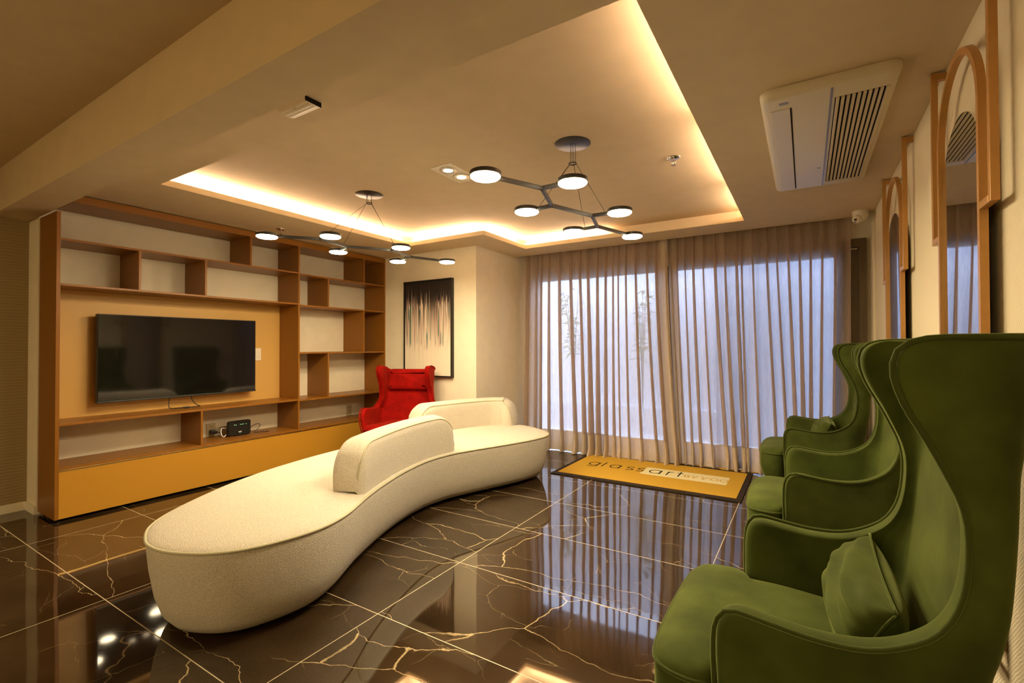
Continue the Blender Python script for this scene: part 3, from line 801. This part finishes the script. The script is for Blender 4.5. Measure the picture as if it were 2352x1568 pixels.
# ------------------------------------------------------------------ door mat
mt = thing('doormat', 'yellow doormat with dark lettering lying in front of the curtains', 'doormat', (-1.25, 4.5, 0))
bm = bmesh.new(); add_box(bm, -2.068, -.430, 4.022, 4.98, .0005, .010, .002)
P(from_bm('border', bm, M['rubber']), mt)
P(box('pile', (-2.025, -.472, 4.085, 4.93, .010, .0130), M['matpile'], bev=.001), mt)
P(box('cream_panel', (-1.335, -.590, 4.418, 4.682, .0128, .0138), M['matcream']), mt)
def arc(cx, cy, rx, ry, a0, a1, n=24): return [(cx + rx * cos(radians(lerp(a0, a1, i / n))), cy + ry * sin(radians(lerp(a0, a1, i / n)))) for i in range(n + 1)]
by, xh = 4.488, .125
def ltr(ch, x, w, sc=1.0, base=by, sw=.013):
    h = xh * sc; cy = base + h / 2; cx = x + w / 2; st = []
    if ch in 'ag': st.append((arc(cx, cy, w / 2, h / 2, 0, 360)[:-1], True))
    if ch == 'a': st.append(([(x + w, base - .003), (x + w, base + h + .003)], False))
    if ch == 'g': st.append(([(x + w, base + h + .003), (x + w, base - .02)] + [(p[0], p[1]) for p in arc(cx, base - .02, w / 2, .028, 0, -150, 12)], False))
    if ch == 'l': st.append(([(cx, base - .005), (cx, base + h * 1.35)], False))
    if ch == 's': st.append((arc(cx, base + h * .74, w * .42, h * .25, 30, 270, 14)[:-1] + arc(cx, base + h * .25, w * .42, h * .25, 90, -150, 14), False))
    if ch == 'r': st += [([(x, base - .003), (x, base + h)], False), (arc(x + w * .75, base + h * .55, w * .75, h * .45, 180, 80, 10), False)]
    if ch == 't': st += [([(cx, base - .005), (cx, base + h * 1.35)], False), ([(x, base + h * .93), (x + w, base + h * .93)], False)]
    if ch == 'o': st.append((arc(cx, cy, w / 2, h / 2, 0, 360)[:-1], True))
    if ch == 'B': st += [([(x, base), (x, base + h), (x + w * .6, base + h)] + arc(x + w * .55, base + h * .76, w * .4, h * .24, 80, -80, 8) + [(x, base + h * .52)], False),
                         (arc(x + w * .55, base + h * .26, w * .45, h * .26, 90, -90, 8) + [(x, base)], False)]
    if ch == 'y': st += [([(x, base + h), (cx, base + h * .1)], False), ([(x + w, base + h), (x + w * .28, base - h * .35)], False)]
    return st, sw
def write(name, items, m, z):
    bm = bmesh.new()
    for it in items:
        st, sw = ltr(*it)
        for k, (pts, cl) in enumerate(st): add_ribbon(bm, pts, sw, z + .0002 * k, .0008, cl)
    P(from_bm(name, bm, m), mt)
write('lettering', [('g', -1.885, .095), ('l', -1.755, .03), ('a', -1.665, .095), ('s', -1.505, .075), ('s', -1.398, .07)], M['ink'], .0130)
write('lettering', [('a', -1.275, .10), ('r', -1.110, .05), ('t', -1.035, .06)], M['ink'], .0138)
write('small_lettering', [('B', -.955, .040, .55, 4.505, .008), ('y', -.895, .05, .5, 4.515, .008), ('y', -.815, .055, .6, 4.515, .008), ('o', -.735, .062, .62, 4.505, .008), ('o', -.655, .062, .62, 4.505, .008)], M['ochreink'], .0138)

# ------------------------------------------------------------------ curtains
def curtain(label, xa, xb, shift, seed, lam, gathers, edge, yo):
    t = thing('curtain', label, 'curtain', ((xa + xb) / 2, 5.0, 0))
    rnd = random.Random(seed)
    nx, zs = int((xb - xa) / .0062), [0.0145, .02, .035, .06, .10, .16, .225, .235] + [.235 + (2.40 - .235) * i / 34 for i in range(1, 35)]
    ph = [rnd.uniform(0, 2 * pi) for _ in range(8)]
    kn = [xa]
    while kn[-1] < xb + .3: kn.append(kn[-1] + lam * rnd.choice((.55, .75, .9, 1.0, 1.15, 1.5)) * rnd.uniform(.9, 1.1))
    def phase(x):
        x = max(xa, x)
        for k in range(len(kn) - 1):
            if x < kn[k + 1]: return k + (x - kn[k]) / (kn[k + 1] - kn[k])
        return len(kn) - 1
    amps = [max(.6, min(1.5, (b_ - a_) / lam)) for a_, b_ in zip(kn, kn[1:])] + [1.0] * 3
    def pos(i, z):
        f = i / nx; x = xa + (xb - xa) * f
        d = max(0.0, 1 - z / 2.29)                  # 0 at the top, 1 at the floor
        warp = .35 * d * sin(2.1 * x + ph[0]) + .22 * d * sin(5.3 * x + ph[1] + 1.2 * d) + .12 * d * d * sin(11 * x + ph[2])
        pq = phase(x + warp * lam * .55)
        phi = 2 * pi * pq
        k = min(int(pq), len(amps) - 2)
        am = lerp(amps[max(0, k - 1)], amps[k], min(1, (pq - k) * 2)) if pq - k < .5 else lerp(amps[k], amps[k + 1], (pq - k - .5))
        A = (.024 + .016 * d) * am
        g = sum(q * exp(-((x - c) / w) ** 2) for c, w, q in gathers)
        A *= 1 + g * (.3 + .7 * d)
        y = A * cos(phi) + .25 * A * sin(2 * phi + ph[3] + 1.5 * d) + .010 * d * sin(3.1 * x + ph[4])
        xx = x + lam * (.29 + .08 * d) * am * sin(phi) + shift(f) * d ** 1.4
        y += .0055 * sin(2 * pi * x / .043 + 3 * sin(2.3 * x + ph[5]) + 1.5 * d) + .004 * sin(2 * pi * x / .027 + ph[6] + d)
        if x < -2.13 or x > -.39: z -= .011 * max(0.0, 1 - z / .06)
        if z < .10: y -= (.10 - z) * .35 * (0.6 + .5 * sin(phi * .5 + ph[5])); xx += (.10 - z) * .12 * sin(phi + ph[6])
        for c, w, q in gathers: xx += -(x - c) * .38 * exp(-((x - c) / (w * 1.6)) ** 2) * d
        return Vector((xx - (xa + xb) / 2, y + yo + .035 - .06 * d, z))
    def sheet(z0, z1, name, m, mo):
        zz = [z for z in zs if z0 - 1e-6 <= z <= z1 + 1e-6]
        bm = bmesh.new(); V = [[bm.verts.new(pos(i, z)) for i in range(nx + 1)] for z in zz]
        for a, b in zip(V, V[1:]):
            for i in range(nx):
                fc = bm.faces.new((a[i], a[i + 1], b[i + 1], b[i]))
                x = i / nx
                if (edge == 'r' and x > .935) or (edge == 'l' and x < .045): fc.material_index = 1
        o = from_bm(name, bm, [m, M['hem']], t, True, recalc=False)
        return o
    sheet(.235, 2.41, 'fabric', M['curtain'], 0)
    h = sheet(0.01, .235, 'hem', M['hem'], 0); h['label'] = 'opaque double hem along the floor'
    return t
curtain('sheer beige curtain on the side of the sofa, left of the gap', -2.93, -1.185, lambda f: .13 * f * f, 11, .098, [(-2.02, .16, .9), (-1.32, .1, .3)], 'r', -.035)
curtain('sheer beige curtain on the side of the green armchairs, right of the gap', -1.22, .33, lambda f: .10 * (1 - f), 23, .098, [(-.62, .12, .4), (-.05, .15, .3)], 'l', .022)

# ------------------------------------------------------------------ pendant lamps
def pendant(label, cx, cy, zr, discs, joints, wires, arms):
    t = thing('pendant_lamp', label, 'lamp', (cx, cy, ZT), 0, 'branching pendant lamps with disc lights')
    ZA = 1.957; L = lambda p, z: (p[0] - cx, p[1] - cy, z - ZT)
    lathe('canopy', [(.104, -.006), (.108, -.003), (.108, 0)], M['black'], t, n=40)
    bm = bmesh.new()
    ring = [(.022 * cos(2 * pi * k / 20), .022 * sin(2 * pi * k / 20), zr - ZT) for k in range(20)]
    add_tube(bm, ring, .0035, 6, True)
    from_bm('ring', bm, M['black'], t, True)
    for w in wires:
        a = math.atan2(w[1] - cy, w[0] - cx); r = (.022 * cos(a), .022 * sin(a))
        tube('wire', [(r[0], r[1], -.005), (r[0], r[1], zr - ZT)] , .0016, M['black'], t, 6)
        tube('wire', [(r[0], r[1], zr - ZT), L(w, ZA + .012)], .0014, M['black'], t, 6)
    pts = dict(('d%d' % i, p) for i, p in enumerate(discs)); pts.update(('j%d' % i, p) for i, p in enumerate(joints))
    for a, b in arms:
        A, B = Vector(L(pts[a], ZA)), Vector(L(pts[b], ZA))
        dv = (B - A).normalized()
        if a[0] == 'd': A += dv * .066
        if b[0] == 'd': B -= dv * .066
        s = dv.cross(Vector((0, 0, 1))) * .008
        bm = bmesh.new(); vs = []
        for p in (A - dv * (.004 if a[0] == 'j' else 0), B + dv * (.004 if b[0] == 'j' else 0)):
            for q in ((-1, -1), (1, -1), (1, 1), (-1, 1)): vs.append(bm.verts.new(p + s * q[0] + Vector((0, 0, .009 * q[1]))))
        for f in ((0, 1, 2, 3), (7, 6, 5, 4), (0, 4, 5, 1), (1, 5, 6, 2), (2, 6, 7, 3), (3, 7, 4, 0)): bm.faces.new([vs[i] for i in f])
        from_bm('arm', bm, M['black'], t)
    for p in discs:
        c = L(p, ZA)
        dd = lathe('lamp_disc', [(.066, -.006), (.070, -.004), (.070, .012), (.066, .015)], M['black'], t, c, 40)
        lathe('diffuser', [(.0, -.017), (.045, -.0165), (.060, -.014), (.0655, -.009), (.066, -.0062)], M['lampglow'], dd, c, 40)
ARMS = [('d0', 'j0'), ('d1', 'j0'), ('j0', 'j1'), ('d2', 'j1'), ('j1', 'j2'), ('d3', 'j2'), ('j2', 'j3'), ('d4', 'j3'), ('d5', 'j3')]
D1 = [(-3.085, 1.838), (-2.725, 2.067), (-3.118, 2.438), (-2.586, 2.585), (-3.026, 2.988), (-2.678, 3.237)]
J1 = [(-2.869, 2.09), (-2.913, 2.358), (-2.734, 2.628), (-2.805, 2.902)]
def near_end(d, j): v = Vector(j) - Vector(d); v.normalize(); return tuple(Vector(d) + v * .085)
pendant('black branching pendant lamp over the sofa, nearer the shelving', -2.952, 2.602, 2.35, D1, J1, [near_end(D1[1], J1[0]), near_end(D1[2], J1[1]), near_end(D1[3], J1[2]), near_end(D1[4], J1[3])], ARMS)
D2 = [(-1.191, 1.702), (-.901, 1.983), (-1.311, 2.273), (-.880, 2.566), (-1.281, 2.829), (-.998, 3.166)]
J2 = [(-1.062, 1.987), (-1.148, 2.261), (-1.041, 2.558), (-1.107, 2.807)]
pendant('black branching pendant lamp over the open floor, nearer the air conditioner', -1.18, 2.598, 2.30, D2, J2, [near_end(D2[1], J2[0]), near_end(D2[2], J2[1]), near_end(D2[3], J2[2]), near_end(D2[4], J2[3])], ARMS)

# ------------------------------------------------------------------ ceiling fittings
dl = thing('twin_downlight', 'square-framed twin downlight recessed in the raised ceiling between the pendants', 'downlight', (-2.08, 2.60, ZT))
boxes('frame', [(-.085, .085, -.165, -.150, -.004, 0), (-.085, .085, .150, .165, -.004, 0), (-.085, -.072, -.150, .150, -.004, 0), (.072, .085, -.150, .150, -.004, 0), (-.072, .072, -.150, .150, -.0015, 0)], M['offwhite'], dl)
for sy in (-.075, .075):
    b_ = lathe('lamp_ring', [(.054, -.006), (.058, -.006), (.058, -.0016), (.054, -.0016)], M['chrome'], dl, (0, sy, 0), 28)
    lathe('bulb', [(0, -.0075), (.03, -.007), (.042, -.003), (.042, -.0018)], M['downglow'], b_, (0, sy, 0), 24)

def sprinkler(x, y, z, label):
    t = thing('fire_sprinkler', label, 'sprinkler', (x, y, z), 0, 'ceiling fire sprinklers')
    lathe('escutcheon', [(.014, -.016), (.020, -.014), (.040, -.004), (.042, 0)], M['chrome'], t, n=28)
    bm = bmesh.new(); add_tube(bm, [(.009, 0, -.014), (.013, 0, -.028), (.004, 0, -.044)], .0022, 6); add_tube(bm, [(-.009, 0, -.014), (-.013, 0, -.028), (-.004, 0, -.044)], .0022, 6)
    add_tube(bm, [(0, 0, -.014), (0, 0, -.046)], .0025, 6)
    from_bm('frame_arms', bm, M['chrome'], t, True)
    lathe('deflector', [(.016, -.050), (.016, -.048), (.004, -.045)], M['chrome'], t, n=16)
sprinkler(-.715, 3.138, ZT, 'chrome fire sprinkler on the raised ceiling near the air conditioner')
sprinkler(-4.105, 2.578, ZS, 'chrome fire sprinkler on the lower ceiling above the shelving')

em = thing('ceiling_emergency_light', 'small ribbed cream emergency light on the ceiling beside the beam', 'emergency light', (-1.925, 1.298, ZS))
bm = bmesh.new(); n = 24; prof = []
for i in range(n + 1):
    f = i / n; y = -.046 + .092 * f
    prof.append((y, -.010 - .020 * (1 - (2 * f - 1) ** 2) ** .6 - .0018 * abs(sin(f * pi * 4))))
prof = [(-.046, 0)] + prof + [(.046, 0)]
ra = [bm.verts.new((-.095, y, z)) for y, z in prof]; rb = [bm.verts.new((.095, y, z)) for y, z in prof]
for k in range(len(prof)): q = (k + 1) % len(prof); bm.faces.new((ra[k], ra[q], rb[q], rb[k]))
bm.faces.new(ra); bm.faces.new(list(reversed(rb)))
from_bm('housing', bm, M['offwhite'], em)
boxes('end_shadow', [(.0952, .0975, -.040, .040, -.024, -.003)], M['dark'], em)  # dark plate standing in for the shadowed gap at this end
boxes('button', [(-.004, .006, -.030, -.022, -.0305, -.022)], M['plate'], em, .001)

# air conditioner cassette
ac = thing('ceiling_air_conditioner', 'white ceiling cassette air conditioner with slotted grille near the mirrors', 'air conditioner', (.075, 3.02, ZS - .0012))
bm = bmesh.new()
oc = round_rect(-.238, .252, -.735, .715, .05, 6)
add_profile_solid(bm, oc, [(.0, 0), (0, -.012), (.004, -.026), (.014, -.034), (.03, -.038)])
ab = from_bm('panel', bm, M['white'], ac, True); sharp(ab, 60)
boxes('air_flap', [(-.200, -.125, -.60, .655, -.0415, -.037)], M['white'], ac, .0015)
boxes('flap_gap', [(-.125, -.119, -.60, .655, -.0392, -.037)], M['dark'], ac)
boxes('seam_strip', [(.022, .030, -.70, .69, -.0395, -.037)], M['grey'], ac)
gl = boxes('grille', [(.040, .225, -.60, .60, -.0386, -.0375)], M['dark'], ac)
for k in range(10):
    x = .044 + k * .0187
    bm = bmesh.new()
    vs = [(x, -.60, -.0387), (x + .0115, -.60, -.0387), (x + .0115, -.60, -.043), (x + .002, -.60, -.0475)]
    a = [bm.verts.new(v) for v in vs]; b = [bm.verts.new((v[0], .60, v[2])) for v in vs]
    for i in range(4): bm.faces.new((a[i], a[(i + 1) % 4], b[(i + 1) % 4], b[i]))
    bm.faces.new(a); bm.faces.new(list(reversed(b)))
    from_bm('louvre', bm, M['white'], gl)
boxes('indicator', [(-.165, -.130, -.665, -.645, -.0392, -.037)], M['grey'], ac, .0008)
boxes('emblem', [(-.010, .008, .30, .304, -.0392, -.037), (-.006, .008, .312, .316, -.0392, -.037), (.004, .008, .304, .312, -.0392, -.037)], M['grey'], ac)

# security camera
sc = thing('security_camera', 'small white dome security camera at the ceiling corner above the curtain end', 'camera', (.385, 4.74, ZS))
lathe('housing', [(0, -.088), (.025, -.085), (.044, -.070), (.052, -.045), (.055, -.016), (.056, 0)], M['offwhite'], sc, n=32)
bm = bmesh.new(); bmesh.ops.create_uvsphere(bm, u_segments=24, v_segments=14, radius=.036)
for v in bm.verts: v.co += Vector((-.022, -.030, -.066))
from_bm('eyeball', bm, M['offwhite'], sc, True)
d_ = Vector((-.42, -.80, -.42)).normalized(); up_ = Vector((0, 0, 1)); rt_ = d_.cross(up_).normalized(); u2 = rt_.cross(d_)
def cam_patch(name, w, h, du, dv):
    bm = bmesh.new(); c = Vector((-.022, -.030, -.066)) + d_ * .0345 + rt_ * du + u2 * dv
    vs = [bm.verts.new(c + rt_ * a * w + u2 * b_ * h + d_ * e) for e in (-.004, .0025) for a, b_ in ((-1, -1), (1, -1), (1, 1), (-1, 1))]
    for f in ((3, 2, 1, 0), (4, 5, 6, 7), (0, 1, 5, 4), (1, 2, 6, 5), (2, 3, 7, 6), (3, 0, 4, 7)): bm.faces.new([vs[i] for i in f])
    from_bm(name, bm, M['screen'], sc)
cam_patch('lens', .0095, .0065, -.001, .004); cam_patch('infrared_window', .006, .003, .003, -.014)

# ------------------------------------------------------------------ arched mirrors
def sweep_rect(bm, pts, wx0, wx1, wid):
    """rectangular tube along (y, z) points, wid across, from x = wx0 to wx1"""
    P2 = [Vector(p) for p in pts]; n = len(P2); rows = []
    for i in range(n):
        t = (P2[min(i + 1, n - 1)] - P2[max(i - 1, 0)]).normalized(); q = Vector((-t.y, t.x)) * wid
        rows.append([bm.verts.new((wx0, P2[i].x, P2[i].y)), bm.verts.new((wx1, P2[i].x, P2[i].y)), bm.verts.new((wx1, P2[i].x + q.x, P2[i].y + q.y)), bm.verts.new((wx0, P2[i].x + q.x, P2[i].y + q.y))])
    for a, b in zip(rows, rows[1:]):
        for k in range(4): bm.faces.new((a[k], a[(k + 1) % 4], b[(k + 1) % 4], b[k]))
    bm.faces.new(rows[0]); bm.faces.new(list(reversed(rows[-1])))
def mirror(label, yc, hw, zap=2.185):
    t = thing('arched_mirror', label, 'mirror', (.47, yc, .30), 0, 'copper framed arched mirrors')
    X0, X1 = .436, .456
    zsp = zap - hw
    pts = [(yc - hw, .30), (yc - hw, zsp)] + [(yc - hw * cos(a), zsp + hw * sin(a)) for a in [pi * k / 36 for k in range(1, 36)]] + [(yc + hw, zsp), (yc + hw, .30)]
    bm = bmesh.new(); sweep_rect(bm, pts, X0, X1, -.021)
    P(from_bm('arch_frame', bm, M['copper'], None), t)
    for s in (-1, 1):
        a = yc + s * (hw + .078); b = yc + s * (hw + .100); lo, hi = min(a, b), max(a, b)
        bm = bmesh.new(); add_box(bm, X0, X1, lo, hi, 1.60, ZS - .004, .001)
        i0, i1 = sorted((yc + s * hw, a)); add_box(bm, X0, X1, i0, i1, 1.60, 1.622, .001)
        add_box(bm, X1, XR - .0005, lo, hi, ZS - .035, ZS - .010)
        P(from_bm('side_bar', bm, M['copper'], None), t)
    bm = bmesh.new(); g = hw - .0212; zg = 1.975 - g
    op = [(yc - g, .33), (yc + g, .33)] + [(yc + g * cos(a), zg + g * sin(a)) for a in [pi * k / 30 for k in range(31)]]
    f0 = [bm.verts.new((.447, y, z)) for y, z in op]; f1 = [bm.verts.new((.455, y, z)) for y, z in op]
    bm.faces.new(f0); bm.faces.new(list(reversed(f1)))
    for k in range(len(op)): q = (k + 1) % len(op); bm.faces.new((f0[k], f0[q], f1[q], f1[k]))
    P(from_bm('mirror_glass', bm, M['mirror']), t)
    P(boxes('foot_bar', [(X0, X1, yc - hw, yc + hw, .27, .30)], M['copper'], bev=.001), t)
    P(boxes('wall_fixing', [(X1, XR - .0005, yc - hw + .004, yc - hw + .026, .6, .63), (X1, XR - .0005, yc + hw - .026, yc + hw - .004, .6, .63)], M['copper']), t)
mirror('tall arched copper framed mirror above the nearest green armchairs', 2.155, .255)
mirror('tall arched copper framed mirror closer to the curtain, partly behind the other', 3.55, .285)

# ------------------------------------------------------------------ lights
def disk(name, loc, size, power, col=WARM, rot=(0, 0, 0), spread=pi):
    l = bpy.data.lights.new(name, 'AREA'); l.shape = 'DISK'; l.size = size; l.energy = power; l.color = col; l.spread = spread
    o = bpy.data.objects.new(name, l); COL.objects.link(o); o.location = loc; o.rotation_euler = rot
    return o
for x, y in ((-3.2, -2.7), (-2.0, -2.7), (-.8, -2.7)):
    disk('entry_fill', (x, y, 2.44), .16, 13)  # unseen lamps added to brighten entry ceiling and beam off the back wall

w = bpy.data.worlds.new('sky'); S.world = w; w.use_nodes = True
bg = w.node_tree.nodes['Background']; bg.inputs['Color'].default_value = (0.58, 0.67, 1.0, 1); bg.inputs['Strength'].default_value = 7.5

# ------------------------------------------------------------------ camera
cam = bpy.data.cameras.new('camera'); co = bpy.data.objects.new('camera', cam); COL.objects.link(co)
cam.sensor_fit = 'HORIZONTAL'; cam.sensor_width = 36.0; cam.lens = 36.0 * 1087.4 / 2352.0; cam.clip_start = .05; cam.clip_end = 60
yaw, pitch, roll = 0.555244, 0.0119156, -0.0027755
fw = Vector((-sin(yaw) * cos(pitch), cos(yaw) * cos(pitch), sin(pitch))); rg = Vector((cos(yaw), sin(yaw), 0)); up = rg.cross(fw)
r2 = rg * cos(roll) + up * sin(roll); u2 = -rg * sin(roll) + up * cos(roll)
mw = Matrix((( r2.x, u2.x, -fw.x, 0), (r2.y, u2.y, -fw.y, 0), (r2.z, u2.z, -fw.z, 1.20), (0, 0, 0, 1)))
co.matrix_world = mw
S.camera = co

vs = S.view_settings
S.display_settings.display_device = 'sRGB'
vs.view_transform = 'Standard'; vs.look = 'None'; vs.gamma = 1.0; vs.use_curve_mapping = False; vs.exposure = 1.0
S.cycles.max_bounces = 8; S.cycles.diffuse_bounces = 4; S.cycles.transparent_max_bounces = 12
S.cycles.use_adaptive_sampling = True; S.cycles.adaptive_threshold = 0.02
S.cycles.sample_clamp_indirect = 6.0
S.cycles.use_denoising = True
S.cycles.caustics_reflective = False; S.cycles.caustics_refractive = False
